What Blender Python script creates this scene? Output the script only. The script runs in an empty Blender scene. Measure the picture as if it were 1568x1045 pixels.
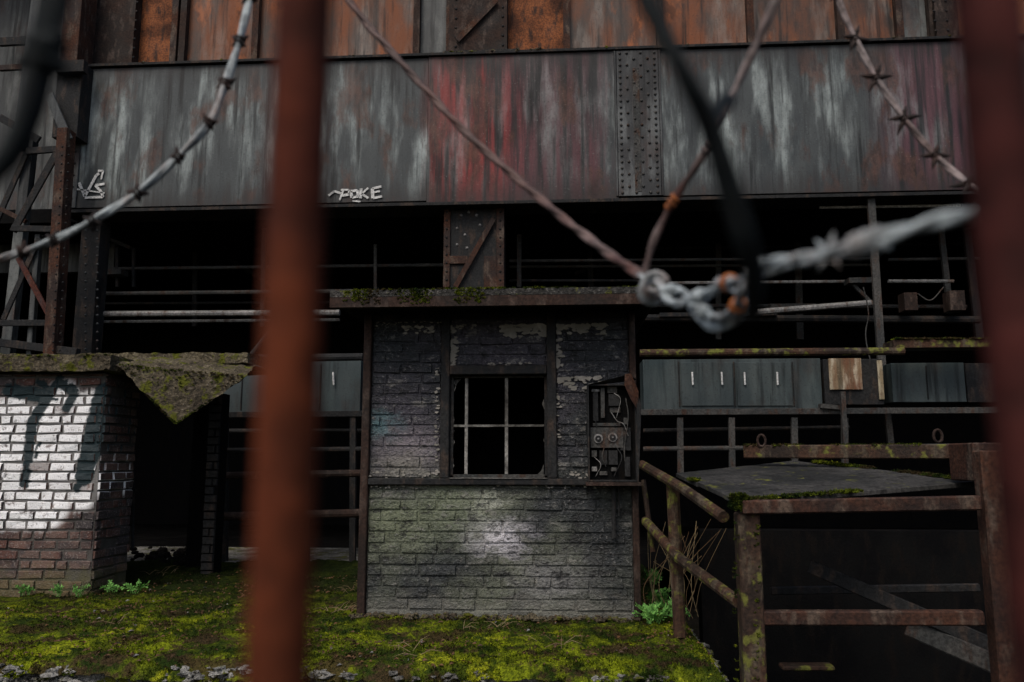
import bpy, math, random
import numpy as np
from mathutils import Vector, noise
random.seed(7)
# ---------------------------------------------------------------- camera model
FPX=1220.0; PITCH=math.radians(8.4); YAW=math.radians(3.7); CAM=Vector((0,0,1.2))
fw=Vector((-math.sin(YAW)*math.cos(PITCH),math.cos(YAW)*math.cos(PITCH),math.sin(PITCH)))
rt=Vector((math.cos(YAW),math.sin(YAW),0)); up=rt.cross(fw)
def pt(u,v,Y):
    d=fw*FPX+rt*(u-784)-up*(v-522.5)
    return CAM+d*(Y/d.y)
def gz(u,v,z=0.0):
    d=fw*FPX+rt*(u-784)-up*(v-522.5)
    return CAM+d*((z-CAM.z)/d.z)
def X(u,Y,v=700): return pt(u,v,Y).x
def Z(v,Y,u=784): return pt(u,v,Y).z
def R(u0,v0,u1,v1,Y):
    um=(u0+u1)/2; vm=(v0+v1)/2
    return X(u0,Y,vm),X(u1,Y,vm),Z(v1,Y,um),Z(v0,Y,um)
S=bpy.context.scene
cd=bpy.data.cameras.new("camera"); co=bpy.data.objects.new("camera",cd); S.collection.objects.link(co)
co.location=CAM; co.rotation_euler=(math.radians(90)+PITCH,0,YAW)
cd.sensor_width=36; cd.lens=FPX*36/1568; cd.clip_start=0.02; cd.clip_end=1000
cd.dof.use_dof=True; cd.dof.focus_distance=6.6; cd.dof.aperture_fstop=3.6
S.camera=co
# ---------------------------------------------------------------- light
w=bpy.data.worlds.new("World"); S.world=w; w.use_nodes=True
nt=w.node_tree; sk=nt.nodes.new('ShaderNodeTexSky'); sk.sky_type='NISHITA'; sk.sun_disc=False
sk.sun_elevation=math.radians(52); sk.sun_rotation=math.radians(200); sk.air_density=1.0; sk.dust_density=4.0
bg=nt.nodes['Background']; bg.inputs[1].default_value=0.15
nt.links.new(sk.outputs[0],bg.inputs[0])
sd=bpy.data.lights.new("sun","SUN"); sd.energy=1.5; sd.angle=math.radians(25); sd.color=(1,.95,.88)
so=bpy.data.objects.new("sun",sd); S.collection.objects.link(so)
el=math.radians(52); az=math.radians(200)
tosun=Vector((math.sin(az)*math.cos(el),math.cos(az)*math.cos(el),math.sin(el)))
so.rotation_euler=tosun.to_track_quat('Z','Y').to_euler()
S.view_settings.view_transform='Standard'; S.view_settings.look='None'; S.view_settings.exposure=0
# ---------------------------------------------------------------- node helper
class N:
    def __init__(s,name):
        s.m=bpy.data.materials.new(name); s.m.use_nodes=True; s.t=s.m.node_tree
        s.b=s.t.nodes['Principled BSDF']; s.co=s.t.nodes.new('ShaderNodeTexCoord').outputs['Object']
    def nd(s,t): return s.t.nodes.new(t)
    def set(s,inp,v):
        if isinstance(v,bpy.types.NodeSocket): s.t.links.new(v,inp)
        elif isinstance(v,(tuple,list)) and len(v)==3 and inp.type=='RGBA': inp.default_value=(*v,1)
        else: inp.default_value=v
    def noise(s,scale,st=(1,1,1),detail=6,rough=.6,dist=0,off=(0,0,0),vec=None):
        mp=s.nd('ShaderNodeMapping'); s.set(mp.inputs['Vector'],vec or s.co); mp.inputs['Scale'].default_value=st; mp.inputs['Location'].default_value=off
        n=s.nd('ShaderNodeTexNoise'); s.t.links.new(mp.outputs[0],n.inputs['Vector'])
        n.inputs['Scale'].default_value=scale; n.inputs['Detail'].default_value=min(detail,6 if scale<12 else 3); n.inputs['Roughness'].default_value=rough; n.inputs['Distortion'].default_value=dist
        return n.outputs['Fac']
    def mr(s,f,a,b,c=0.,d=1.):
        n=s.nd('ShaderNodeMapRange'); n.interpolation_type='SMOOTHSTEP'
        s.set(n.inputs[0],f)
        if a>b: a,b,c,d=b,a,d,c
        for i,v in zip((1,2,3,4),(a,b,c,d)): n.inputs[i].default_value=v
        return n.outputs[0]
    def math(s,op,a,b=0.):
        n=s.nd('ShaderNodeMath'); n.operation=op; s.set(n.inputs[0],a); s.set(n.inputs[1],b); return n.outputs[0]
    def mul(s,a,b): return s.math('MULTIPLY',a,b)
    def add(s,a,b): return s.math('ADD',a,b)
    def mix(s,f,a,b,bl='MIX'):
        n=s.nd('ShaderNodeMixRGB'); n.blend_type=bl; s.set(n.inputs[0],f); s.set(n.inputs[1],a); s.set(n.inputs[2],b); return n.outputs[0]
    def xyz(s,src=None):
        n=s.nd('ShaderNodeSeparateXYZ'); s.t.links.new(src or s.co,n.inputs[0]); return n.outputs
    def vm(s,op,a,b=None,sc=None):
        n=s.nd('ShaderNodeVectorMath'); n.operation=op; s.set(n.inputs[0],a)
        if b is not None: s.set(n.inputs[1],b)
        if sc is not None: s.set(n.inputs['Scale'],sc)
        return n
    def attr(s,name):
        n=s.nd('ShaderNodeAttribute'); n.attribute_name=name; return n.outputs['Fac']
    def out(s,col,rough=.85,h=None,bs=.5,bd=.01,spec=.15,metal=0.):
        s.set(s.b.inputs['Base Color'],col); s.set(s.b.inputs['Roughness'],rough); s.b.inputs['Specular IOR Level'].default_value=spec
        s.b.inputs['Metallic'].default_value=metal
        if h is not None:
            n=s.nd('ShaderNodeBump'); n.inputs['Strength'].default_value=bs; n.inputs['Distance'].default_value=bd
            s.set(n.inputs['Height'],h); s.t.links.new(n.outputs[0],s.b.inputs['Normal'])
        return s.m
    def seg(s,vec,p,q,wd,soft=.01):
        p=Vector((p[0],0,p[1])); q=Vector((q[0],0,q[1])); d=q-p
        v=s.vm('SUBTRACT',vec,tuple(p)).outputs[0]
        t=s.vm('DOT_PRODUCT',v,tuple(d/max(d.length_squared,1e-6))).outputs['Value']
        t=s.mr(t,0,1); s.t.nodes[-1].interpolation_type='LINEAR'
        pr=s.vm('SCALE',tuple(d),sc=t).outputs[0]
        e=s.vm('SUBTRACT',v,pr).outputs[0]
        l=s.vm('LENGTH',e).outputs['Value']
        return s.mr(l,wd-soft,wd+soft,1,0)
# ---------------------------------------------------------------- mesh builder
class MB:
    def __init__(s): s.v=[];s.f=[];s.m=[];s.r=[]
    def addf(s,vs,fs,m=0):
        o=len(s.v); r=random.random(); s.v+= [tuple(a) for a in vs]
        for f in fs: s.f.append([i+o for i in f]); s.m.append(m); s.r.append(r)
    def hexa(s,c,m=0): s.addf(c,[(0,3,2,1),(4,5,6,7),(0,1,5,4),(1,2,6,5),(2,3,7,6),(3,0,4,7)],m)
    def box(s,x0,x1,y0,y1,z0,z1,m=0):
        s.hexa([(x0,y0,z0),(x1,y0,z0),(x1,y1,z0),(x0,y1,z0),(x0,y0,z1),(x1,y0,z1),(x1,y1,z1),(x0,y1,z1)],m)
    def fb(s,u0,v0,u1,v1,Y,th=.05,m=0):
        a,b,c,d=R(u0,v0,u1,v1,Y); s.box(a,b,Y,Y+th,c,d,m)
    def bar(s,p,q,wd,th,m=0):
        p=Vector(p);q=Vector(q); d=(q-p).normalized(); a=Vector((0,1,0))
        if abs(d.y)>.9: a=Vector((0,0,1))
        sd=d.cross(a).normalized(); n=sd.cross(d).normalized(); sd*=wd/2; n*=th/2
        s.hexa([p-sd-n,p+sd-n,p+sd+n,p-sd+n,q-sd-n,q+sd-n,q+sd+n,q-sd+n],m)
    def pb(s,a,b,wd,th,m=0): s.bar(pt(*a),pt(*b),wd,th,m)
    def tube(s,path,r,sides=8,m=0,jit=0):
        path=[Vector(p) for p in path]; n=len(path); rs=r if isinstance(r,(list,tuple)) else [r]*n
        vs=[]; nx=None
        for i,p in enumerate(path):
            d=(path[min(i+1,n-1)]-path[max(i-1,0)]).normalized()
            if nx is None:
                a=Vector((0,0,1)) if abs(d.z)<.9 else Vector((1,0,0)); nx=d.cross(a).normalized()
            nx=(nx-d*nx.dot(d)).normalized(); ny=d.cross(nx)
            for k in range(sides):
                t=2*math.pi*k/sides; vs.append(p+(nx*math.cos(t)+ny*math.sin(t))*rs[i]*(1+random.uniform(-jit,jit)))
        fs=[]
        for i in range(n-1):
            for k in range(sides):
                k2=(k+1)%sides; fs.append((i*sides+k,i*sides+k2,(i+1)*sides+k2,(i+1)*sides+k))
        fs.append(tuple(range(sides))[::-1]); fs.append(tuple((n-1)*sides+k for k in range(sides)))
        s.addf(vs,fs,m)
    def rivet(s,x,y,z,r,m=0):
        vs=[]
        for rr,h in ((1,0),(.7,.55)):
            for k in range(6): vs.append((x+r*rr*math.cos(k*1.0472),y-r*h,z+r*rr*math.sin(k*1.0472)))
        vs.append((x,y-r*.8,z)); fs=[(k,(k+1)%6,6+(k+1)%6,6+k) for k in range(6)]+[(6+k,6+(k+1)%6,12) for k in range(6)]
        s.addf(vs,fs,m)
    def rock(s,c,r,m=0,sq=.6,am=.5):
        bmv=[];sg=7;rg=5;c=Vector(c);sd=random.random()*100
        for i in range(rg+1):
            th=math.pi*i/rg
            for k in range(sg):
                ph=2*math.pi*k/sg; d=Vector((math.sin(th)*math.cos(ph),math.sin(th)*math.sin(ph),math.cos(th)))
                bmv.append(c+Vector((d.x,d.y,d.z*sq))*r*(1+am*noise.noise(d*1.6+Vector((sd,0,0)))))
        fs=[(i*sg+k,(i+1)*sg+k,(i+1)*sg+(k+1)%sg,i*sg+(k+1)%sg) for i in range(rg) for k in range(sg)]
        s.addf(bmv,fs,m)
    def tuft(s,c,r,m=0,n=16):
        c=Vector(c); s.rock(c,r*.75,m,.45,.8)
        for i in range(n):
            d=Vector((random.gauss(0,1),random.gauss(0,1),abs(random.gauss(0,.7)))).normalized(); p=c+Vector((d.x*r*.8,d.y*r*.8,d.z*r*.35)); a=Vector((random.uniform(-1,1),random.uniform(-1,1),random.uniform(-.5,.5)))*.006
            s.addf([p-a,p+a,p+d*random.uniform(.006,.014)+Vector((0,0,.006))],[(0,1,2)],m)
    def bricks(s,o,ux,nrm,wd,ht,course=.087,bl=.235,m=0,gap=.009,prot=.014,jit=.004,miss=0.0,bev=.006,jj=.002):
        o=Vector(o);ux=Vector(ux);nrm=Vector(nrm);z=0;row=0
        while z<ht-.02:
            z1=min(z+course,ht); x=-(bl/2 if row%2 else 0)-random.uniform(0,.05)
            while x<wd:
                L=bl*random.uniform(.9,1.1)*(.5 if random.random()<.15 else 1); a=max(x,0)+gap/2;b=min(x+L,wd)-gap/2
                if b-a>.03 and random.random()>=miss:
                    pr=prot+random.uniform(-jit,jit); c=[]
                    za=z+gap/2;zb=z1-gap/2
                    for (dd,ins) in ((-.01,0),(pr,bev)):
                        for (xx,zz,sx,sz) in ((a,za,1,1),(b,za,-1,1),(b,zb,-1,-1),(a,zb,1,-1)):
                            j=(lambda:random.uniform(-jj,jj))
                            c.append(o+ux*(xx+sx*ins+j())+Vector((0,0,zz+sz*ins+j()))+nrm*(dd+(j() if dd>0 else 0)))
                    s.hexa(c,m)
                x+=L
            z=z1;row+=1
    def obj(s,name,mats,parent=None,bev=0,smooth=False):
        me=bpy.data.meshes.new(name); me.from_pydata(s.v,[],s.f)
        for m in mats: me.materials.append(m)
        me.polygons.foreach_set('material_index',s.m)
        at=me.attributes.new('rnd','FLOAT','FACE'); at.data.foreach_set('value',s.r)
        if smooth: me.polygons.foreach_set('use_smooth',[True]*len(s.f))
        me.update(); o=bpy.data.objects.new(name,me); S.collection.objects.link(o)
        import bmesh
        bm=bmesh.new(); bm.from_mesh(me); bmesh.ops.recalc_face_normals(bm,faces=bm.faces); bm.to_mesh(me); bm.free()
        if bev:
            b=o.modifiers.new('bevel','BEVEL'); b.width=bev; b.segments=1; b.limit_method='ANGLE'
        if parent: o.parent=parent
        return o
def empty(name):
    e=bpy.data.objects.new(name,None); S.collection.objects.link(e); e.empty_display_size=.1; return e
def spl(P,n=12):
    P=[Vector(p) for p in P]; P=[P[0]*2-P[1]]+P+[P[-1]*2-P[-2]]; out=[]
    for i in range(1,len(P)-2):
        a,b,c,d=P[i-1:i+3]
        for k in range(n):
            t=k/n; out.append(.5*((2*b)+(c-a)*t+(2*a-5*b+4*c-d)*t*t+(3*b-a-3*c+d)*t**3))
    out.append(P[-2]); return out
# ---------------------------------------------------------------- materials
YG=10.0
def rust_mat(name,c1,c2,c3,moss=0.,bs=.6,fleck=1.,spec=.15):
    n=N(name); a=n.noise(2.2,detail=6); b=n.noise(11,st=(1,1,.35),detail=6,off=(3,1,2)); c=n.noise(45,detail=3)
    col=n.mix(n.mr(a,.38,.62),c1,c2); col=n.mix(n.mul(n.mr(b,.5,.66),.8*fleck),col,c3)
    col=n.mix(n.mr(c,.3,.7,.6,0.),col,(.004,.004,.004))
    if moss>0:
        mm=n.mr(n.noise(9,detail=6,off=(5,5,5)),.66-moss*.3,.76-moss*.3); col=n.mix(mm,col,n.mix(n.noise(50),(.04,.045,.010),(.17,.17,.035)))
    return n.out(col,n.mr(a,.3,.7,.6,.95),n.add(b,n.mul(c,.6)),bs,.012,spec=spec)
M_dark=rust_mat('dark_steel',(.011,.012,.013),(.028,.028,.028),(.06,.042,.032))
M_black=rust_mat('shade_black',(.003,.003,.0035),(.006,.006,.006),(.009,.007,.006),spec=.03)  # near-black colour stands in for shade in interiors, undersides and recesses
M_rail=rust_mat('rail_steel',(.042,.044,.043),(.08,.076,.07),(.06,.03,.018))
M_railp=rust_mat('pale_rail',(.17,.17,.165),(.28,.27,.26),(.09,.05,.03))
M_rust=rust_mat('brown_rust',(.026,.015,.012),(.07,.030,.018),(.11,.08,.06))
M_drust=rust_mat('dark_rust',(.020,.013,.010),(.042,.024,.018),(.085,.06,.048))
M_redrust=rust_mat('red_rust',(.06,.018,.013),(.10,.03,.018),(.05,.045,.045))
M_orange=rust_mat('orange_rust',(.24,.075,.022),(.07,.028,.016),(.02,.015,.013))
M_mossrust=rust_mat('mossy_rust',(.028,.019,.014),(.07,.036,.022),(.10,.08,.055),moss=.42)
M_bar=rust_mat('fence_rust',(.135,.034,.013),(.07,.018,.010),(.045,.014,.011),bs=.3,spec=.05)
M_bar2=rust_mat('fence_rust_dark',(.065,.018,.015),(.04,.012,.011),(.03,.010,.010),bs=.3,spec=.05)
M_white=rust_mat('white_paint_and_highlight',(.75,.75,.73),(.6,.6,.58),(.4,.4,.4),bs=.1)
M_peel=rust_mat('peeled_white',(.28,.27,.25),(.10,.095,.085),(.03,.027,.024))
def streak(name,base,base2,pale,rust,pa=1.,ru=.3,masks=(),zr=None,s1s=2.7):
    n=N(name)
    s1=n.noise(s1s,st=(1,1,.2),detail=6,rough=.58); s2=n.noise(.8,st=(1,1,.5),detail=2,off=(7,0,1)); s3=n.noise(9,st=(1,1,.06),detail=6,off=(1,4,2))
    s4=n.noise(2.0,st=(1,1,.4),detail=6,off=(9,2,4)); f=n.noise(40,detail=3,rough=.7); g=n.noise(8,st=(1,1,.5),off=(3,3,3),rough=.7)
    col=n.mix(n.mr(s4,.35,.65),base,base2)
    red=None
    for (xa,xb,soft,c,amt) in masks:
        xx=n.add(n.xyz()['X'],n.mul(n.math('SUBTRACT',s3,.5),1.1))
        k=n.mul(n.mr(xx,xa-soft,xa+soft),n.mr(xx,xb-soft,xb+soft,1,0)); col=n.mix(n.mul(k,amt),col,n.mix(n.mr(s3,.38,.62),c,tuple(q*.22 for q in c)))
        red=k if red is None else n.math('MAXIMUM',red,k)
    p=n.mul(n.mr(s1,.45,.64),n.mr(s2,.30,.55,.2,1))
    if zr: 
        z=n.xyz()['Z']; h=zr[1]-zr[0]
        zz=n.add(z,n.mul(n.math('SUBTRACT',s3,.5),h*1.3))
        p=n.mul(p,n.mul(n.mr(zz,zr[0]-.1*h,zr[0]+.4*h,.05,1),n.mr(zz,zr[1]-.5*h,zr[1]+.05*h,1,.2)))
    if red is not None: p=n.mul(p,n.mr(red,0,1,1,.40))
    p=n.mul(p,n.mr(g,.35,.6,.5,1))
    col=n.mix(n.mul(p,pa),col,pale)
    col=n.mix(n.mr(s3,.50,.66,0,.85),col,tuple(q*.28 for q in base))
    r=n.mul(n.mr(n.noise(2.6,st=(1,1,.4),detail=6,off=(2,8,5)),.52,.64),ru*2); col=n.mix(r,col,n.mix(n.mr(g,.4,.6),rust,tuple(q*.35 for q in rust)))
    col=n.mix(n.mul(n.mr(f,.62,.72),.25),col,pale); col=n.mix(n.mul(n.mr(f,.32,.44,1,0),.5),col,(.008,.008,.008))
    if zr:  # darker tone under the top flange and along the lower edge
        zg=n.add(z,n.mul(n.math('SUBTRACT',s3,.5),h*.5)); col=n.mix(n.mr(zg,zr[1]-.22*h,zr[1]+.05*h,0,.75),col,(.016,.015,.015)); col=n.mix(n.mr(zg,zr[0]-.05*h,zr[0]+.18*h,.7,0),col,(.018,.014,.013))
    return n.out(col,n.mr(s4,.3,.7,.4,.75),n.add(s4,n.mul(f,.2)),.4,.02,spec=.25)
xr=lambda u:X(u,YG,200)
gzr=(Z(305,YG),Z(85,YG))
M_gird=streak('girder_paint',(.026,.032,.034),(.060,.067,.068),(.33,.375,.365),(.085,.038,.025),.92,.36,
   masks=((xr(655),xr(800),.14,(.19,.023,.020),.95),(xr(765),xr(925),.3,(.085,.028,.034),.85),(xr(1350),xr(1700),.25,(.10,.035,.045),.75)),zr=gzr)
M_upper=streak('upper_cladding',(.035,.024,.018),(.16,.052,.020),(.22,.19,.165),(.24,.07,.018),.6,.5,s1s=3.5)
M_upgrey=streak('upper_grey',(.026,.03,.031),(.045,.047,.047),(.2,.21,.2),(.07,.04,.03),.5,.3)
M_splice=streak('splice_plate',(.018,.02,.021),(.035,.035,.036),(.16,.17,.17),(.05,.03,.025),.6,.3,s1s=6)
M_lock=streak('locker_paint',(.024,.036,.038),(.042,.053,.054),(.12,.14,.13),(.04,.027,.02),.4,.2)
M_green=streak('rust_patch',(.25,.2,.12),(.12,.045,.02),(.6,.55,.42),(.10,.035,.015),.8,.9,s1s=9)
def conc(name,c1,c2,moss,mc=(.12,.125,.016)):
    n=N(name); a=n.noise(3,detail=6); f=n.noise(38,detail=3,rough=.7); b=n.noise(7,detail=6,off=(4,4,1))
    col=n.mix(n.mr(a,.35,.65),c1,c2); col=n.mix(n.mr(f,.35,.65,.7,0),col,(.015,.015,.013)); col=n.mix(n.mr(f,.6,.7,0,.35),col,(.3,.29,.26))
    col=n.mix(n.mr(n.add(b,n.mul(n.math('SUBTRACT',f,.5),.25)),.68-.3*moss,.76-.3*moss),col,n.mix(f,(.03,.033,.008),mc))
    return n.out(col,.95,n.add(a,f),1.,.03,spec=.08)
M_conc=conc('mossy_concrete',(.07,.055,.038),(.15,.125,.08),.52)
M_edge=conc('edge_concrete',(.09,.085,.075),(.36,.35,.32),.45)
M_roofc=conc('roof_felt',(.04,.039,.037),(.08,.075,.07),.35)
M_deck=rust_mat('deck_board',(.026,.027,.026),(.055,.053,.050),(.014,.014,.013),moss=.2)
def booth_mat():
    n=N('painted_brick'); z=n.xyz()['Z']; rnd=n.attr('rnd')
    a=n.noise(1.7,detail=6); b=n.noise(6,st=(1,1,1.8),detail=6,rough=.7,off=(3,0,0)); f=n.noise(45,detail=3,rough=.7)
    up_=n.mix(n.mr(a,.4,.6),(.020,.024,.028),(.048,.044,.056)); lo=n.mix(n.mr(a,.35,.6),(.032,.036,.038),(.115,.125,.088))
    k=n.mr(n.add(z,n.mul(n.math('SUBTRACT',a,.5),1.2)),.85,1.25,1,0)
    col=n.mix(k,up_,lo); col=n.mix(n.mul(rnd,.4),col,(.016,.016,.018))
    for (u,v,r,c,am) in ((762,822,.30,(.6,.57,.62),.95),(745,772,.18,(.5,.5,.45),.8),(630,690,.40,(.22,.19,.21),.7),(690,780,.6,(.17,.195,.125),.7),(620,715,.3,(.22,.21,.17),.6),(850,890,.42,(.28,.27,.28),.55),(590,800,.4,(.16,.18,.11),.7),(582,650,.2,(.10,.2,.22),.6)):
        p=pt(u,v,6.3); d=n.vm('LENGTH',n.vm('SUBTRACT',n.vm('MULTIPLY',n.co,(.8,0,1.3)).outputs[0],(p.x*.8,0,p.z*1.3)).outputs[0]).outputs['Value']
        col=n.mix(n.mul(n.mr(n.add(d,n.mul(n.math('SUBTRACT',b,.5),.8)),.0,r,1,0),am),col,c)
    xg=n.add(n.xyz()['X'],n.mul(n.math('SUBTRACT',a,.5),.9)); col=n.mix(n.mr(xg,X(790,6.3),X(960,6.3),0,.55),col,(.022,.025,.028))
    col=n.mix(n.mul(n.mr(b,.57,.66),.5),col,(.24,.23,.21)); col=n.mix(n.mul(n.mr(b,.37,.48,1,0),.85),col,(.009,.009,.010))
    col=n.mix(n.mr(f,.58,.7,0,.45),col,(.3,.29,.28)); col=n.mix(n.mr(f,.32,.47,.7,0),col,(.008,.008,.008))
    base=n.mul(n.mr(n.add(z,n.mul(n.math('SUBTRACT',b,.5),.5)),.02,.2,1,0),.6); col=n.mix(base,col,(.18,.175,.15))
    return n.out(col,n.mr(b,.3,.7,.35,.7),n.add(b,n.mul(f,.6)),1.,.035,spec=.3)
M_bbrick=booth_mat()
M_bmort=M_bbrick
n_=N('worn_plaster'); f_=n_.noise(30,detail=3,rough=.7); b_=n_.noise(5,detail=6)
M_plaster=n_.out(n_.mix(n_.mr(b_,.4,.6),(.16,.15,.13),n_.mix(f_,(.08,.08,.07),(.4,.37,.33))),.9,f_,.6,.01)
YW=7.1
def graf_mat(mort=False):
    n=N('graffiti_mortar' if mort else 'graffiti_brick'); rnd=n.attr('rnd'); x=n.xyz()
    b=n.noise(9,detail=6,rough=.65); f=n.noise(60,detail=3,rough=.7); a=n.noise(2,detail=6)
    if mort: col=n.mix(b,(.025,.023,.021),(.12,.11,.10))
    else:
        col=n.mix(n.mr(rnd,.2,.8),(.095,.045,.036),(.05,.043,.044)); col=n.mix(n.mr(b,.45,.62,0,.85),col,(.05,.043,.043)); col=n.mix(n.mul(n.mr(a,.48,.6),.6),col,(.17,.11,.09))
        col=n.mix(n.mul(n.mr(f,.54,.66),.55),col,(.28,.25,.23))
    g=n.nd('ShaderNodeNewGeometry'); side=n.mr(n.xyz(g.outputs['True Normal'])['X'],.4,.8,1,0)
    zz=n.xyz()['Z']; col=n.mix(n.mul(n.mr(n.add(zz,n.mul(n.math('SUBTRACT',b,.5),.5)),.05,.3,1,0),.5),col,(.10,.095,.03))
    cx=n.nd('ShaderNodeCombineXYZ'); n.t.links.new(x['X'],cx.inputs[0]); n.t.links.new(x['Z'],cx.inputs[2])
    wob=n.mul(n.math('SUBTRACT',b,.5),.12)
    vec=n.vm('ADD',cx.outputs[0],None).outputs[0]; n.t.links.new(wob,vec.node.inputs[1])
    q=lambda u,v:(pt(u,v,YW).x,pt(u,v,YW).z)
    m=None
    for (A,B,wd) in (((-150,700),(60,690),.50),((60,650),(110,650),.30),((-20,770),(70,770),.24),((140,620),(125,760),.13),((95,610),(130,740),.17)):
        k=n.seg(vec,q(*A),q(*B),wd,.04); m=k if m is None else n.math('MAXIMUM',m,k)
    m=n.mul(m,n.mr(b,.33,.46,.05,1)); m=n.mul(m,n.mr(f,.3,.42,.2,1)); m=n.mul(m,side); m=n.mul(m,n.mr(rnd,.02,.10,.35,1))
    if mort: m=n.mul(m,.12)
    col=n.mix(n.mul(m,.97),col,n.mix(f,(.78,.78,.79),(.9,.9,.9)))
    bl=None
    for (A,B,wd) in (((72,608),(90,583),.045),((90,583),(114,602),.05),((72,608),(48,650),.055),((48,650),(38,742),.05),((158,600),(128,725),.085),((128,725),(118,748),.04),((160,650),(130,735),.06),((15,598),(58,606),.07),((114,602),(100,628),.045),((-60,590),(-40,760),.05),((60,585),(75,600),.04),((60,680),(54,700),.02),((72,612),(86,612),.02)):
        k=n.seg(vec,q(*A),q(*B),wd,.01); bl=k if bl is None else n.math('MAXIMUM',bl,k)
    col=n.mix(n.mul(n.mul(bl,side),n.mr(f,.3,.4,.8,.97)),col,(.012,.024,.028))
    return n.out(col,.85,n.add(b,f),.9,.015,spec=.15)
M_gb=graf_mat(); M_gm=graf_mat(True)
def moss_mat(name,bright=1.,fade=True):
    n=N(name); a=n.noise(1.1,detail=6,rough=.65); b=n.noise(4.2,detail=6,rough=.78,off=(2,2,0)); f=n.noise(70,detail=3,rough=.7); g=n.noise(2.6,detail=6,off=(8,1,0),rough=.74)
    k=bright
    col=n.mix(n.mr(b,.40,.60),(.020*k,.036*k,.006),(.25*k,.30*k,.014)); col=n.mix(n.mr(a,.42,.60,0,.85),col,(.022*k,.040*k,.009))
    col=n.mix(n.mul(n.mr(g,.51,.58),.9),col,n.mix(b,(.03,.02,.012),(.09,.055,.03))); col=n.mix(n.mr(g,.37,.43,.8,0),col,(.38*k,.40*k,.022)); col=n.mix(n.mr(f,.3,.6,.8,0),col,(.008,.012,.004))
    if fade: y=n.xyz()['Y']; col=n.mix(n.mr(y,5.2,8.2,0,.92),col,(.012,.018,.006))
    return n.out(col,1.,n.add(b,n.mul(f,.8)),1.,.03,spec=.02)
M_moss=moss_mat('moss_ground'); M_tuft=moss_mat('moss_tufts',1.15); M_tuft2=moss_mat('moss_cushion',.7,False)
M_soil=rust_mat('dark_soil',(.007,.006,.005),(.012,.010,.009),(.014,.015,.007),bs=1.,spec=.03)
def leafm(name,c1,c2):
    n=N(name); m=n.out(n.mix(n.attr('rnd'),c1,c2),.7,spec=.2); return m
M_leaf=leafm('leaf_green',(.05,.15,.03),(.17,.38,.08)); M_dry=leafm('dry_stalk',(.26,.20,.11),(.10,.06,.03)); M_litter=leafm('litter',(.12,.06,.025),(.05,.03,.02))
M_wire=rust_mat('galvanised_wire',(.48,.54,.55),(.26,.29,.30),(.16,.07,.04),bs=.2,spec=.4)
M_wirer=rust_mat('rusty_wire',(.11,.065,.055),(.34,.29,.28),(.10,.035,.025),bs=.2,spec=.3)
M_wired=rust_mat('dark_wire',(.010,.013,.014),(.018,.022,.022),(.02,.015,.012),bs=.2,spec=.1)
M_barb=rust_mat('barb_steel',(.02,.016,.015),(.035,.025,.022),(.05,.025,.018),bs=.2)
M_rwrap=rust_mat('rust_wrap',(.6,.19,.05),(.4,.12,.03),(.2,.07,.03),bs=.2)
# ================================================================ GROUND
me=MB(); me.addf([(-300,-300,-.9),(300,-300,-.9),(300,300,-.9),(-300,300,-.9)],[(0,1,2,3)]); me.obj('ground',[M_soil])
YF=gz(500,1019).y; XR=gz(1120,1030).x
pl=MB(); pl.box(-9,XR-.03,YF+.06,11.5,-.9,-.06)
for i in range(1500):
    x=random.uniform(-5,XR-.05); nn=noise.noise(Vector((x*1.7,1,4)))
    if nn<-.2+random.random()*.3: continue
    pl.rock((x,YF+random.uniform(-.0,.09),random.uniform(-.2,-.04)),.008+.040*random.random()**2.5,0,.45,1.0)
for i in range(60):
    y=random.uniform(YF,6.3); pl.rock((XR-.03+random.uniform(-.04,.03),y,-.07),random.uniform(.015,.04),0,.6,.8)
pl.obj('concrete_platform',[M_edge])
gx=np.arange(-8.5,XR+.001,.028); gy=np.arange(YF,9.6,.028)
def gh(x,y):
    e=min((y-YF)/.12,1.,max((XR-x),0)/.12)
    h=.04*noise.fractal(Vector((x*1.6,y*1.6,0)),1,2,4)+.038*abs(noise.noise(Vector((x*7,y*7,1))))+.020*noise.noise(Vector((x*24,y*24,2)))-.01
    return h-.075*(1-e)**2-.005
vs=[(x+.01*noise.noise(Vector((x*20,y*20,5))),y+((.10*noise.noise(Vector((x*5,0,7)))+.04*noise.noise(Vector((x*19,0,7)))) if y<YF+.03 else 0),gh(x,y)) for y in gy for x in gx]
nx=len(gx); fs=[(j*nx+i,j*nx+i+1,(j+1)*nx+i+1,(j+1)*nx+i) for j in range(len(gy)-1) for i in range(nx-1)]
g=MB(); g.v=vs; g.f=fs; g.m=[0]*len(fs); g.r=[0]*len(fs)
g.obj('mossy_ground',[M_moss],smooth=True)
t=MB()
for i in range(85000):
    y=YF-.0+(random.random()**1.5)*4.0; x=random.uniform(-4.6 if y<7 else -5.5,XR-.02)
    if noise.noise(Vector((x*2.3,y*2.3,9)))<-.12 and random.random()<.85: continue
    h=gh(x,y); a=random.uniform(0,6.28); s_=random.uniform(.004,.009); L=random.uniform(.004,.018)
    lx,ly=random.uniform(-.014,.014),random.uniform(-.014,.014)
    t.addf([(x-s_*math.cos(a),y-s_*math.sin(a),h-.004),(x+s_*math.cos(a),y+s_*math.sin(a),h-.004),(x+lx,y+ly,h+L)],[(0,1,2)])
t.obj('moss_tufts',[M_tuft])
t=MB()
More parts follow.
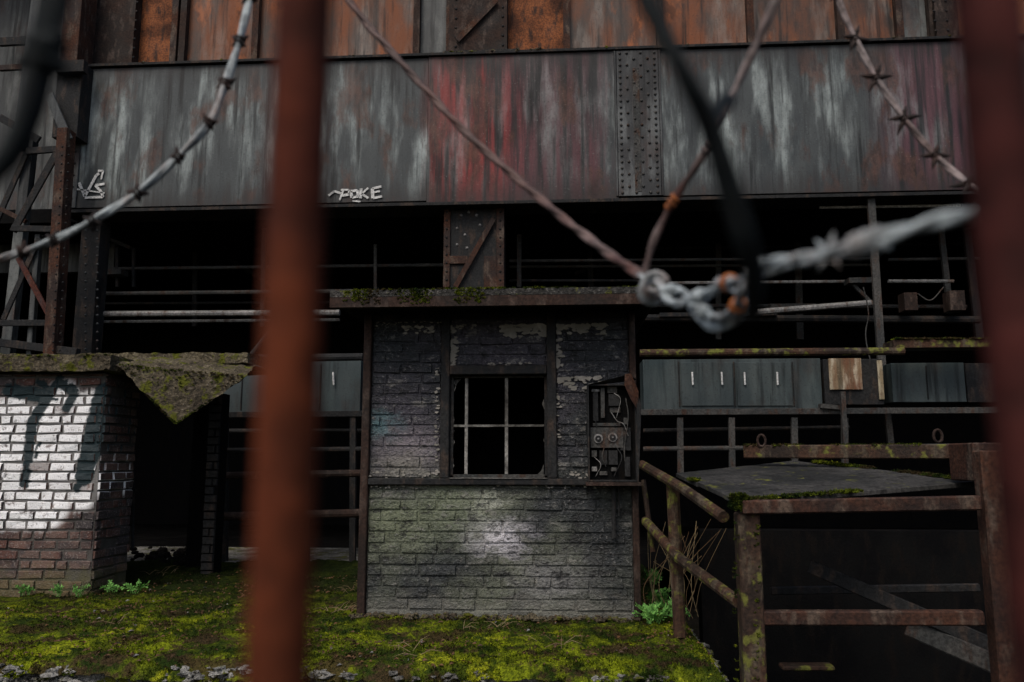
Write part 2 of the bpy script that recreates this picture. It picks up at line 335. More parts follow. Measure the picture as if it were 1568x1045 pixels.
for i in range(3600):
    y=YF+.05+random.random()**1.3*3.5; x=random.uniform(-4.5,XR-.02); h=gh(x,y)+.012; a=random.uniform(0,6.28); L=random.uniform(.006,.022)
    if noise.noise(Vector((x*1.5,y*1.5,4)))<random.uniform(-.4,.2): continue
    c,s_=math.cos(a)*L,math.sin(a)*L
    t.addf([(x-c,y-s_,h),(x+s_*.5,y-c*.5,h+.008),(x+c,y+s_,h+.006),(x-s_*.5,y+c*.5,h+.014)],[(0,1,2,3)],1 if random.random()<.03 else 0)
t.obj('leaf_litter',[M_litter,M_railp])
t=MB()
for (u,v,n_) in ((530,935,26),(740,960,14),(700,940,10),(990,930,20),(250,880,12),(550,905,20),(860,985,8),(620,1000,8),(200,960,8)):
    c=gz(u,v)
    for i in range(n_):
        p=Vector((c.x+random.uniform(-.16,.16),c.y+random.uniform(-.08,.08),0)); p.z=gh(p.x,p.y); d=Vector((random.uniform(-.16,.16),random.uniform(-.12,.1),random.uniform(.01,.08)))
        t.tube([p,p+d*.5+Vector((0,0,.02)),p+d],[.002,.0016,.0006],4)
t.obj('dry_grass',[M_dry])
# ================================================================ BOOTH
YB=6.3; B=empty('brick_booth')
bx0,bx1=X(558,YB),X(972,YB); zt=Z(478,YB,765)
br=MB(); mo=MB(); YBb=YB+1.5
xs=[X(566,YB),X(674,YB),X(688,YB),X(838,YB),X(853,YB),X(966,YB)]
zbelt0,zbelt1=Z(743,YB),Z(733,YB); zw0=Z(727,YB); zw1=Z(574,YB); zh0=Z(560,YB); zp=Z(497,YB)
def panel(x0,x1,z0,z1,**k):
    mo.box(x0,x1,YB+.012,YB+.11,z0,z1,0); br.bricks((x0,YB+.012,z0),(1,0,0),(0,-1,0),x1-x0,z1-z0,gap=.005,prot=.010,jit=.006,bev=.008,bl=.27,jj=.005,course=.083,miss=.006,**k)
panel(xs[0],xs[5],-.03,zbelt0); panel(xs[0],xs[1],zbelt1,zp+.05); panel(xs[2],xs[3],zh0,zp+.05); panel(xs[4],xs[5],zbelt1,zp+.05)
for (xx,nm) in ((xs[0],(-1,0,0)),(xs[5],(1,0,0))):
    xi=xx-nm[0]*.1; mo.box(min(xx,xi),max(xx,xi),YB+.12,YBb,-.03,zt,0)
    br.bricks((xx,YB+.13,-.03),(0,1,0),nm,1.36,zt,course=.087)
mo.box(xs[0],xs[5],YBb,YBb+.1,-.03,zt,1)
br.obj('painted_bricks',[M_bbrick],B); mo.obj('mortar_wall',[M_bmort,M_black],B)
fr=MB(); P=.03
def v_(x0,x1,z0,z1,m=0,p=P): fr.box(x0,x1,YB-p,YB+.09,z0,z1,m)
v_(bx0-.022,xs[0]-.002,-.02,zt,1,.035); v_(xs[5]+.002,bx1+.022,-.02,zt,1,.035)
v_(xs[1]+.001,xs[2]-.001,zbelt1+.002,zt); v_(xs[3]+.001,xs[4]-.001,zbelt1+.002,zt)
v_(xs[0],xs[5],zbelt0,zbelt1,0,.04); v_(xs[2],xs[3],zw1,zh0,0,.035)
v_(xs[0],xs[1],zp+.05,zt,0,.01); v_(xs[2],xs[3],zp+.05,zt,0,.01); v_(xs[4],xs[5],zp+.05,zt,0,.01)
fr.obj('steel_frame',[M_dark,M_drust],B,bev=.006)
pl=MB()
def chips(x0,x1,z,n_,sz=.03,vert=False):
    for i in range(n_):
        if vert: zz=random.uniform(z[0],z[1]); xx=x0+random.random()**2*sz
        else: xx=random.uniform(x0,x1); zz=z-random.random()**2*sz*1.6
        r=random.uniform(.3,1)*sz*.5; k=random.randint(5,7); a0=random.random()*6
        vs=[(xx+r*math.cos(a0+j*6.283/k)*random.uniform(.7,1.7),YB-.006-i*.00004,zz+r*math.sin(a0+j*6.283/k)*random.uniform(.3,1.)) for j in range(k)]
        vs+=[(a,YB+.012,c) for a,b,c in vs]
        pl.addf(vs,[tuple(range(k))]+[(j,(j+1)%k,k+(j+1)%k,k+j) for j in range(k)])
chips(xs[0]+.25,xs[1]-.05,zp-.01,30,.035); chips(xs[0],xs[1],zp+.03,20,.02)
chips(xs[2]+.4,xs[3]-.01,zp-.01,90,.055); chips(xs[2]+.05,xs[2]+.2,zp,16,.03); chips(xs[4]+.02,xs[4]+.4,zp-.01,70,.05)
chips(xs[2]+.002,xs[2]+.01,(zh0,zp),46,.045,True); chips(xs[4]+.002,0,(zp-.35,zp),46,.045,True); chips(xs[4]+.002,0,(zp-.9,zp-.5),16,.03,True)
chips(xs[2]+.3,xs[3]-.1,zh0+.02,34,.03); chips(xs[1]-.04,0,(zbelt1,zh0),34,.03,True); chips(xs[4]+.02,xs[4]+.35,zh0-.1,40,.06)
chips(xs[0],xs[5],zbelt0,70,.02); chips(xs[4]+.1,xs[4]+.35,zbelt1+.05,20,.03); chips(xs[0],xs[1],zbelt1+.05,26,.03)
pl.obj('peeling_plaster',[M_plaster],B)
wn=MB()
w0,w1=xs[2],xs[3]; yw=YB+.05
def wb(x0,x1,z0,z1,m=0): wn.box(x0,x1,yw,yw+.03,z0,z1,m)
wb(w0,w0+.022,zbelt1+.02,zw1,2); wb(w1-.022,w1,zbelt1+.02,zw1,0); wb(w0+.023,w1-.023,zbelt1+.004,zbelt1+.03,2); wb(w0+.023,w1-.023,zw1-.02,zw1-.001,2)
xm=X(775,YB); xl=X(713,YB); zm=Z(652,YB)
wn.box(xm-.014,xm+.012,yw-.004,yw+.02,zbelt1+.031,zw1-.021,1); wn.box(xl-.015,xl+.010,yw-.003,yw+.02,zbelt1+.031,zw1-.021,1)
wn.box(w0+.024,w1-.024,yw-.007,yw+.018,zm-.008,zm+.010,1)
wn.box(w0,w1,YB-.05,YB+.05,zbelt1+.0005,zbelt1+.004,1)
for i in range(40):
    x=random.choice((w0+.025,xl,xm,w1-.025)); zz=random.uniform(zbelt1+.05,zw1-.05); s_=random.uniform(.01,.04)*random.choice((1,-1))
    wn.addf([(x,yw+.011,zz-abs(s_)),(x,yw+.011,zz+abs(s_)),(x+s_*.4,yw+.011,zz)],[(0,1,2)],1)
for (x,z,sx,sz) in ((w1-.03,zbelt1+.03,-1,1),(w0+.03,zw1-.03,1,-1)):
    wn.addf([(x,yw+.012,z),(x+sx*.05,yw+.012,z),(x+sx*.02,yw+.012,z+sz*.03),(x,yw+.012,z+sz*.08)],[(0,1,2,3)],2)
wn.obj('window_frame',[M_dark,M_peel,M_rail],B,bev=.002)
rf=MB(); YR=YB-.45
a,b,c,d=R(505,446,1012,468,YR)
rf.box(a,b,YR,YBb+.25,d-.03,d+.02,0); rf.box(a,b,YR+.002,YR+.06,c,d-.031,1)
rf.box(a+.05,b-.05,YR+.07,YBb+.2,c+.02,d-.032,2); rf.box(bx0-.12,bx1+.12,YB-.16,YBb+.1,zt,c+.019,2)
for i in range(560):
    x=a+.03+random.random()*(b-a-.06); 
    if noise.noise(Vector((x*2,3,3)))<random.uniform(-.25,.2): continue
    rf.tuft((x,YR+random.uniform(0,.08),d+.02),random.uniform(.008,.02),3)
for i in range(420):
    x=a+.1+random.random()**1.2*1.15; 
    if noise.noise(Vector((x*5,1,3)))<random.uniform(-.15,.15): continue
    rf.tuft((x,YR+.002,d+.01-random.random()**1.3*.10),random.uniform(.005,.013),3)
rf.obj('flat_roof',[M_roofc,M_drust,M_black,M_tuft2],B,bev=.006)
db=MB()
for i in range(260):
    x=random.uniform(bx0-.05,bx1+.02); db.rock((x,YB-.02-random.random()**2*.08,random.uniform(0,.02)),.008+.025*random.random()**2,0,.6,.8)
db.obj('base_rubble',[M_conc],B)
# ---- electrical box
E=empty('electrical_switch_box'); YE=YB-.16
eb=MB(); a,b,c,d=R(900,588,976,738,YE)
eb.box(a,b,YB-.06,YB-.035,c,d,6)
eb.box(a,a+.012,YE,YB-.061,c,d,0); eb.box(b-.012,b,YE+.02,YB-.061,c,d-.02,0)
eb.box(a+.013,b-.013,YE,YB-.061,c,c+.012,0); eb.box(a+.013,b-.013,YE+.02,YB-.061,d-.012,d,0)
eb.box(a-.02,b+.02,YE-.03,YB-.061,c-.03,c-.004,4)
p=lambda u,v,y:tuple(pt(u,v,y))
eb.addf([p(957,573,YE),p(966,572,YE+.02),p(978,600,YE-.02),p(976,628,YE+.01),p(966,612,YE-.05),p(956,590,YE-.03)],[(0,1,2,3,4,5)],5)
eb.addf([p(896,590,YE),p(962,574,YE),p(976,582,YE+.1),p(900,592,YE+.12)],[(0,1,2,3)],0)
eb.addf([p(976,600,YE),p(982,622,YE),p(981,660,YE+.01),p(978,738,YE+.02),p(975,738,YE+.02),p(975,600,YE)],[(0,1,2,3,4,5)],0)
yy=YE+.06
eb.fb(904,655,954,686,yy,.05,3)
for (u,v) in ((916,672),(938,670)):
    q=pt(u,v,yy); eb.tube([q+Vector((0,.01,0)),q+Vector((0,-.012,0))],.036,14,1); eb.tube([q+Vector((0,-.012,0)),q+Vector((0,-.02,0))],.024,12,0); eb.tube([q+Vector((0,-.02,0)),q+Vector((0,-.026,0))],.008,8,1)
for (u0,v0,u1,v1,m) in ((930,590,945,602,3),(932,604,948,622,0),(908,600,916,645,0),(906,596,918,600,1),(934,624,950,632,3),(918,690,930,712,0),(932,690,946,712,0),(950,655,966,690,0),(906,690,914,700,3),(906,715,914,722,1),(936,716,944,722,3),(955,640,962,650,3),(957,700,965,730,0),(918,722,930,728,3),(908,648,950,653,3),(920,594,926,640,3)):
    eb.fb(u0,v0,u1,v1,yy+random.uniform(-.01,.02),.04,m)
def cab(pts,r,m): eb.tube(spl([pt(*q) for q in pts],6),r,6,m)
cab(((936,632,yy),(945,645,yy-.01),(955,650,yy-.02),(962,668,yy)),.004,1); cab(((912,645,yy),(914,655,yy)),.005,0)
cab(((925,686,yy),(922,700,yy-.02),(928,715,yy)),.004,3); cab(((958,610,yy),(962,640,yy-.02),(956,690,yy),(960,720,yy)),.005,3); cab(((940,602,yy),(950,612,yy-.02),(944,640,yy)),.003,1); cab(((945,686,yy),(952,702,yy-.03),(940,730,yy)),.004,0); cab(((910,700,yy),(920,712,yy-.03),(912,730,yy)),.003,1)
eb.obj('switch_gear',[M_dark,M_railp,M_redrust,M_rail,M_drust,M_rust,M_black],E,bev=.003)
cn=MB(); q=pt(940,744,YB-.05); q2=pt(940,818,YB-.05); cn.tube([q,q2],.018,10,0); cn.tube([q2,q2-Vector((0,0,.03))],.024,10,0); cn.tube([pt(948,744,YB-.05),pt(948,790,YB-.05)],.008,8,0)
cn.obj('cable_conduit',[M_dark],E)
# ================================================================ GRAFFITI WALL
GW=empty('graffiti_brick_wall'); xe=X(152,YW,720); ztw=Z(572,YW,80)
br=MB();mo=MB()
mo.box(xe-4,xe-.012,YW+.012,YW+.6,-.05,ztw,0)
br.bricks((xe-3.2,YW+.012,-.05),(1,0,0),(0,-1,0),3.19,ztw+.05,bl=.225,jit=.007,miss=.015,gap=.014,jj=.006,bev=.007)
br.bricks((xe-.012,YW+.01,-.05),(0,1,0),(1,0,0),.59,ztw+.05,bl=.225,jit=.01,miss=.05,gap=.012,jj=.005)
br.obj('bricks',[M_gb],GW); mo.obj('mortar_core',[M_gm],GW)
SB=empty('brick_shed_ruin')
ck=MB()
def rough(a,b,c,n=14,am=.02):
    idx={};vs=[];fs=[]
    for i in range(n+1):
        for j in range(n+1-i):
            q=a+(b-a)*(i/n)+(c-a)*(j/n)
            q=q+Vector((noise.noise(q*9),noise.noise(q*9+Vector((3,3,3))),noise.noise(q*9+Vector((5,5,5)))))*am+Vector((noise.noise(q*27),noise.noise(q*27+Vector((3,3,3))),noise.noise(q*27+Vector((5,5,5)))))*am*.6
            idx[(i,j)]=len(vs);vs.append(q)
    for i in range(n):
        for j in range(n-i):
            fs.append((idx[i,j],idx[i+1,j],idx[i,j+1]))
            if i+j<n-1: fs.append((idx[i+1,j],idx[i+1,j+1],idx[i,j+1]))
    ck.addf(vs,fs)
def quad(a,b,c,d,n): rough(a,b,d,n); rough(c,d,b,n)
def rslab(x0,x1,y0,y1,z0,z1,n=26):
    k=max(1,int((x1-x0)/.9)); V=Vector
    for i in range(k):
        a=x0+(x1-x0)*i/k; b=x0+(x1-x0)*(i+1)/k
        quad(V((a,y0,z0)),V((b,y0,z0)),V((b,y0,z1)),V((a,y0,z1)),n); quad(V((a,y0,z1)),V((b,y0,z1)),V((b,y1,z1)),V((a,y1,z1)),n); quad(V((a,y0,z0)),V((b,y0,z0)),V((b,y1,z0)),V((a,y1,z0)),8)
    quad(V((x1,y0,z0)),V((x1,y1,z0)),V((x1,y1,z1)),V((x1,y0,z1)),10)
rslab(xe-3.6,xe+.10,YW-.12,YW+.75,ztw+.01,ztw+.15)
rslab(xe-3.6,X(400,8.2,550),YW+.76,9.0,Z(563,8.2,300),Z(547,8.2,300))
A=pt(178,558,YW-.08);Bp=pt(377,577,YW+.35);C=pt(270,650,YW-.05);D=pt(205,547,YW+.5);Ee=pt(398,551,YW+1.2)
for tr in ((A,Bp,C),(A,D,Bp),(D,Ee,Bp),(A,C,D),(Bp,Ee,C),(D,C,Ee)): rough(*tr,n=34,am=.022)
for i in range(260):
    x=random.uniform(xe-2.6,xe+.08)
    if noise.noise(Vector((x*2.5,7,3)))<random.uniform(-.3,.2): continue
    ck.tuft((x,YW-.12+random.uniform(-.01,.12),ztw+.15+random.uniform(-.03,.01)),random.uniform(.01,.022),1,10)
for i in range(200):
    f=random.random(); s_=random.random()**3*.35; q=A.lerp(Bp,f).lerp(C,s_) if random.random()<.5 else C.lerp(A if random.random()<.5 else Bp,random.random()*.5)
    ck.tuft(q+Vector((0,-.015,0)),random.uniform(.006,.014),1,8)
ck.obj('broken_concrete_roof',[M_conc,M_tuft2],SB)
dk=MB()
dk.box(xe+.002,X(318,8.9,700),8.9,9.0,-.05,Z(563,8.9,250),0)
dk.bricks((X(316,8.4,700),8.4,-.05),(1,0,0),(0,-1,0),.14,1.95,m=1); dk.box(X(316,8.4,700),X(316,8.4,700)+.14,8.41,8.6,-.05,1.9,0)
dk.tube([pt(205,690,7.9),pt(203,840,7.9)],.014,8,2); dk.tube([pt(188,760,7.9),pt(208,750,7.9)],.012,8,2); dk.tube([pt(190,700,7.9),pt(212,700,7.9)],.012,8,2)
for i in range(60):
    q=gz(random.uniform(200,320),random.uniform(840,865)); dk.rock((q.x,q.y,.01),random.uniform(.02,.07),3)
dk.obj('dark_doorway',[M_black,M_dark,M_dark,M_soil],SB)
# ================================================================ STEEL MILL BUILDING
ML=empty('derelict_steelworks')
gd=MB(); gx0=X(104,YG,210); gx1=X(1720,YG,200); z0,z1=gzr[0],gzr[1]
xa=X(945,YG,190); xb=X(1010,YG,190); xc=X(655,YG,200)
gd.box(gx0,xc-.003,YG,YG+.05,z0,z1,0); gd.box(xc,xa,YG-.012,YG+.05,z0-.03,z1+.01,0); gd.box(xa+.003,xb-.003,YG-.03,YG+.05,z0,z1,1); gd.box(xb,gx1,YG,YG+.05,z0,z1,0)
gd.box(gx0,gx1,YG-.05,YG+.45,z1+.012,z1+.05,2); gd.box(gx0,gx1,YG-.04,YG+.45,z0-.075,z0-.032,2)
gd.box(xa-.03,xa-.004,YG-.035,YG-.013,z0,z1,1); gd.box(xb+.003,xb+.03,YG-.03,YG-.002,z0,z1,1)
gd.box(gx0,gx0+.2,YG-.02,YG-.002,z0,z1,1)
gd.box(X(970,YG,190),X(980,YG,190),YG-.036,YG-.031,z0+.05,z1-.25,3)
for i in range(24):
    z=z0+.04+(z1-z0-.08)*i/23
    gd.rivet(gx0+.05,YG-.02,z,.018,2); 
    if i%2: gd.rivet(gx0+.14,YG-.02,z,.018,2)
    for k in range(6):
        if (i+k)%2==0 or k in(0,5): gd.rivet(xa+.05+(xb-xa-.1)*k/5,YG-.034,z,.021,4)
gr=MB()
def scr(pts,wd=.028):
    q=[pt(u,v,YG-.016) for u,v in pts]
    for a,b in zip(q[:-1],q[1:]): gr.bar(a,b,wd*random.uniform(.8,1.2),.006)
scr([(121,280),(130,301),(148,268),(152,266)],.035); scr([(160,282),(146,284),(155,294),(158,302),(130,303)],.035); scr([(118,290),(160,296)],.02); scr([(150,262),(158,262),(155,275)],.025)
scr([(503,300),(512,293),(523,297)],.03); scr([(520,307),(526,291)],.03); scr([(522,291),(534,291),(535,298),(524,300)],.03); scr([(537,293),(547,292),(549,301),(539,303),(537,293)],.035)
scr([(553,289),(552,304)],.035); scr([(564,288),(554,297),(564,304)],.03); scr([(584,286),(570,289),(571,304),(585,301)],.035); scr([(571,295),(582,293)],.03); scr([(540,308),(552,309)],.02)
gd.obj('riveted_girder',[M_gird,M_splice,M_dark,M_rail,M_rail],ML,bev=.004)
gr.obj('graffiti_tags',[M_white],ML)
uf=MB(); zt0=z1+.055; zt1=9.5; YU=YG+.35
edges=[(128,215,4),(215,272,2),(272,285,0),(285,395,1),(395,640,1),(640,690,3),(690,778,4),(778,868,2),(868,1010,1),(1010,1148,1),(1148,1285,1),(1285,1375,1),(1375,1425,3),(1425,1460,4),(1460,1740,1)]
for k,(a,b,m) in enumerate(edges):
    xa_,xb_=X(a,YU,50),X(b,YU,50)
    uf.box(xa_,xb_-.004,YU+(.0 if m!=4 else -.16),YU+.06,zt0,zt1,m)
    if m!=4: uf.box(xb_-.05,xb_+.04,YU-.10,YU-.002,zt0,zt1,5 if k%2 else 4)
uf.box(X(-400,YU),X(128,YU,50)-.004,YU+1.2,YU+1.3,z0-.5,zt1,3)
for a,b in ((128,215),(690,778),(1425,1460)):
    for u in (a+8,b-8):
        for i in range(14): uf.rivet(X(u,YU-.16,50),YU-.16,zt0+.06+i*.14,.02,0)
uf.bar(pt(700,62,YU-.2),pt(760,0,YU-.2),.08,.02,5); uf.bar(pt(700,-40,YU-.2),pt(765,-110,YU-.2),.08,.02,5)
uf.box(X(680,YU-.2,60),X(790,YU-.2,60),YU-.24,YU-.162,zt0,zt0+.1,0)
for i in range(160): uf.rock((X(random.uniform(680,860),YG,60),YG+random.uniform(-.04,.1),z1+.05),.01+.035*random.random()**2,6,.7,.8)
for i in range(300): uf.rock((X(random.uniform(130,1460),YG,60),YG+random.uniform(-.045,.1),z1+.05),.008+.02*random.random()**2,6,.7,.8)
uf.obj('upper_cladding',[M_dark,M_upper,M_orange,M_upgrey,M_drust,M_rust,M_conc],ML,bev=.004)
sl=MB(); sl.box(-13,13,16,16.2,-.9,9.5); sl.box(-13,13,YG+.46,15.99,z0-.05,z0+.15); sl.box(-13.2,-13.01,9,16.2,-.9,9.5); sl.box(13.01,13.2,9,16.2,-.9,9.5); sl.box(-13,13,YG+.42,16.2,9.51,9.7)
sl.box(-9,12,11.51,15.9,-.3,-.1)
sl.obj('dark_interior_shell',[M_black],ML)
cc=MB(); YC=YG+.15
cc.fb(679,312,772,620,YC,.25,0); 
cc.fb(676,304,772,318,YC-.08,.05,0)
cc.fb(679,318,689,440,YC-.03,.028,1); cc.fb(760,318,772,440,YC-.03,.028,1)
cc.pb((697,440,YC-.05),(756,335,YC-.05),.07,.02,1); cc.fb(680,392,716,404,YC-.035,.03,1); cc.fb(741,392,760,440,YC-.02,.018,1)
for u in (684,766):
    for i in range(9): q=pt(u,325+i*13,YC-.03); cc.rivet(q.x,q.y,q.z,.018,0)
for (u,v) in ((706,330),(718,325),(730,330),(700,350),(715,380),(700,375),(735,345),(712,360)): q=pt(u,v,YC); cc.rivet(q.x,q.y,q.z,.022,2)
cc.obj('centre_column',[M_dark,M_rust,M_railp],ML,bev=.004)
lc=MB(); YL=YG-.35
lc.fb(97,-60,124,95,YL+.1,.35,1)
lc.fb(84,95,122,210,YL+.1,.3,0)
lc.pb((102,200,YL),(80,560,YL),.14,.2,1); lc.fb(86,92,128,110,YL-.03,.1,0)
lc.fb(126,110,155,560,YL+.5,.25,0)
lc.pb((48,215,YL+.3),(10,560,YL+.3),.14,.12,3); lc.pb((60,360,YL+.05),(45,560,YL+.05),.07,.08,3)
lc.pb((20,355,YL),(98,215,YL),.10,.03,0); lc.pb((18,350,YL-.04),(95,352,YL-.04),.08,.04,0); lc.pb((0,495,YL-.04),(82,495,YL-.04),.08,.04,0)
lc.pb((28,395,YL-.05),(78,488,YL-.05),.07,.03,2); lc.pb((40,232,YL),(100,228,YL),.09,.04,0); lc.pb((75,145,YL-.02),(105,215,YL-.02),.12,.03,3)
lc.pb((5,490,YL-.02),(60,365,YL-.02),.07,.03,0); lc.pb((-10,350,YL+.2),(45,225,YL+.2),.08,.03,0)
lc.pb((0,65,YL),(90,60,YL),.12,.05,0); lc.pb((0,105,YL),(90,100,YL),.08,.05,1); lc.pb((60,0,YL),(30,230,YL),.16,.1,3); lc.pb((0,180,YL-.02),(60,215,YL-.02),.1,.04,0)
lc.pb((-40,520,YL),(120,540,YL),.1,.1,0); lc.pb((0,320,YL+.1),(40,340,YL+.1),.06,.04,1)
for i in range(26):
    q=pt(100-.6*i,225+i*13,YL-.1); lc.rivet(q.x-.04,q.y,q.z,.016,0); lc.rivet(q.x+.05,q.y,q.z,.016,0)
for i in range(16):
    for u in (131,149): q=pt(u,340+i*13,YL+.5); lc.rivet(q.x,q.y,q.z,.02,3)
lc.obj('lattice_columns',[M_dark,M_rust,M_redrust,M_upgrey],ML,bev=.005)
ra=MB()
def H(u0,v0,u1,v1,Y,r=.03,m=0): ra.tube([pt(u0,v0,Y),pt(u1,v1,Y)],r,8,m)
def T(u0,v0,u1,v1,Y,wd=.06,m=0): ra.pb((u0,v0,Y),(u1,v1,Y),wd,.05,m)
Yi=11.0
for (a) in ((160,412,680,406,Yi,.025,1),(160,450,545,446,Yi-.3,.03,1),(155,481,520,479,Yi-.6,.04,3),(155,493,520,490,Yi-.5,.02,3),(160,465,545,463,Yi+1,.02,0),(160,380,680,378,Yi+1.5,.02,0),
  (170,352,680,350,Yi+1.6,.025,0),(780,400,1335,396,Yi,.022,1),(780,409,1335,406,Yi+.8,.022,1),(985,434,1335,431,Yi-.2,.022,3),(780,430,985,430,Yi,.02,0),(1160,478,1335,464,Yi-.4,.04,3),(985,468,1480,470,Yi+.6,.03,1),
  (985,487,1500,490,Yi-.2,.05,0),(1360,398,1500,396,Yi,.022,1),(1360,431,1460,431,Yi-.3,.025,3),(1000,330,1330,322,Yi+1,.03,0),(985,380,1500,372,Yi+1.4,.03,0),(1000,350,1300,346,Yi+1.6,.03,0),
  (1255,318,1470,315,YG+.3,.018,4)): H(*a)  # white tube paints in a bright highlight below the girder
for (a) in ((575,375,575,445,Yi-.1,.04,1),(578,440,578,500,Yi,.04,0),(405,350,402,500,Yi-.2,.06,0),(300,340,298,500,Yi+1.2,.07,0),(795,360,795,440,Yi-.1,.06,1),(1333,300,1350,560,YG+.05,.09,1),(1350,560,1364,680,YG+.05,.07,1),
  (1440,345,1455,480,Yi-.1,.07,1),(1100,320,1100,520,Yi+1.2,.08,1),(1220,320,1225,520,Yi+1.2,.1,1),(165,365,200,380,Yi,.05,1),(180,380,180,440,Yi,.04,0),(205,380,205,440,Yi,.04,0),(1480,350,1500,520,Yi,.1,0),(1300,430,1335,465,Yi-.3,.04,1),(900,320,905,440,Yi+1.4,.08,0),(480,330,478,500,Yi+1.6,.08,0),(260,340,420,440,Yi+1.7,.06,0),(880,420,1080,330,Yi+1.8,.06,0)): T(*a)
for (a) in ((1385,448,1405,475,Yi-.5,.2,2),(1455,445,1478,475,Yi-.5,.2,2),(160,412,185,420,Yi-.2,.2,1),(1180,465,1250,475,Yi+.2,.3,1),(1300,425,1335,433,Yi-.4,.2,1),(1010,478,1190,484,Yi-.3,.1,0)): ra.fb(*a)
ra.tube(spl([pt(1322,440,Yi-.6),pt(1330,480,Yi-.6),pt(1326,520,Yi-.6),pt(1345,600,Yi-.8)],8),.008,6,1); ra.tube(spl([pt(1405,450,Yi-.6),pt(1425,460,Yi-.6),pt(1445,440,Yi-.6)],8),.008,6,1)
ra.obj('interior_rails',[M_dark,M_rail,M_drust,M_railp,M_white],ML)
gl=MB(); YK=YG-.3
def lock(u0,u1,v0,v1,m=0,seams=(),hs=()):
    gl.fb(u0,v0,u1,v1,YK,.4,m)
    for s_ in seams: gl.fb(s_-1,v0+4,s_+1,v1-4,YK-.012,.01,1)
    for h in hs: gl.tube([pt(h,570,YK-.04),pt(h+1,590,YK-.04)],.012,8,5)
lock(985,1258,550,627,0,(1040,1125,1215),(1060,1105,1140,1190)); 
for (a,b) in ((1043,1122),(1128,1212)): 
    x0_,x1_,c,d=R(a,555,b,622,YK); gl.box(x0_,x1_,YK-.02,YK-.001,c,d,0)
lock(1262,1352,550,620,1); lock(1366,1478,556,616,0,(1420,)); lock(1480,1640,556,616,1)
lock(325,552,553,632,0,(370,430,490),(510,))
gl.fb(1270,549,1320,597,YK-.03,.025,2); gl.fb(1345,552,1353,612,YK-.03,.025,2)
gl.pb((325,636,YK-.1),(556,634,YK-.1),.07,.1,1); gl.pb((980,632,YK-.1),(1640,628,YK-.1),.07,.1,4)
gl.obj('locker_gallery',[M_lock,M_dark,M_green,M_railp,M_rail,M_white],ML,bev=.004)
rl=MB()
def T2(u0,v0,u1,v1,Y,r,m): rl.tube([pt(u0,v0,Y),pt((u0+u1)/2,(v0+v1)/2,Y),pt(u1,v1,Y)],r,10,m,.04)
T2(980,541,1384,538,YK-.5,.045,2); T2(395,549,556,547,YK-.5,.045,0)
for a in ((320,690,556,688,YK-.1,.03,0),(320,729,556,725,YK-.4,.045,3),(318,792,556,786,YK-.6,.05,3),(985,688,1500,683,YK-.1,.03,1),(985,660,1300,655,YK+1,.03,0),(320,660,556,660,YK+1,.03,0),(380,550,420,500,YK-.4,.03,0)): T2(*a)
for u in (1041,1120,1216,1293): rl.pb((u,640,YK-.1),(u+1,725,YK-.1),.07,.05,1)
for u in (541,470,345): rl.pb((u,635,YK-.1),(u-1,860,YK-.1),.07,.06,0)
rl.pb((1290,600,YK-.3),(1294,680,YK-.3),.05,.05,1); rl.pb((1255,622,YK-.15),(1290,625,YK-.15),.05,.1,1)
rl.fb(1368,520,1520,532,YK-.5,.3,2)
for i in range(260):
    q=pt(random.uniform(1370,1520),519,YK-.5); rl.tuft((q.x,q.y+random.uniform(-.02,.1),q.z),random.uniform(.012,.035),4,8)
rl.obj('gallery_railing',[M_dark,M_rail,M_mossrust,M_drust,M_tuft2],ML)
# ================================================================ RIGHT PLATFORM FRAME
PF=empty('rusty_steel_platform')
fm=MB(); YP=4.6
p0=pt(1143,785,YP); fm.bar(p0,Vector((p0.x,p0.y,-.9)),.12,.12,1)
p1=pt(1519,790,YP-.1); fm.bar(Vector((p1.x,p1.y,pt(1519,690,YP-.1).z)),Vector((p1.x,p1.y,-.9)),.11,.1,0)
fm.bar(pt(1136,777,YP-.065),pt(1500,770,YP-.17),.075,.06,0)
fm.bar(pt(1162,946,YP-.02),pt(1505,946,YP-.12),.075,.06,0)
fm.bar(pt(1545,940,YP-.1),pt(1700,946,YP-.2),.075,.06,0)
fm.bar(pt(1140,692,6.3),pt(1505,692,5.6),.10,.08,1)
fm.bar(pt(1505,690,5.6),pt(1510,735,4.7),.1,.08,0)
x0_,x1_,c,d=R(1492,678,1640,738,YP+.1); fm.box(x0_,x1_,YP+.1,YP+.4,c,d,0)
fm.bar(pt(1240,868,5.6),pt(1568,1010,4.9),.09,.05,2); fm.bar(pt(1390,960,5.3),pt(1600,1050,4.7),.11,.05,4); fm.bar(pt(1195,1021,5.4),pt(1275,1021,5.4),.03,.1,5)
fm.bar(pt(1530,970,4.8),pt(1560,1080,4.7),.07,.05,0); fm.bar(pt(1180,905,6.6),pt(1500,900,6.4),.06,.04,2)
fm.obj('frame',[M_rust,M_mossrust,M_dark,M_edge,M_rail,M_mossrust],PF,bev=.008)
dc=MB()
Aq=pt(1035,724,5.9);Bq=pt(1215,705,6.6);Cq=pt(1498,738,5.0);Dq=pt(1132,768,4.62)
for k in range(5):
    a0=k/5;a1=(k+.985)/5; dz=Vector((0,0,.03)); j=Vector((0,0,random.uniform(-.006,.006)))
    q=[Aq.lerp(Dq,a0)+j,Bq.lerp(Cq,a0)+j,Bq.lerp(Cq,a1)+j,Aq.lerp(Dq,a1)+j]
    dc.hexa([x-dz for x in q]+q,0)
dc.obj('deck_sheet',[M_deck],PF,bev=.004)
ms=MB()
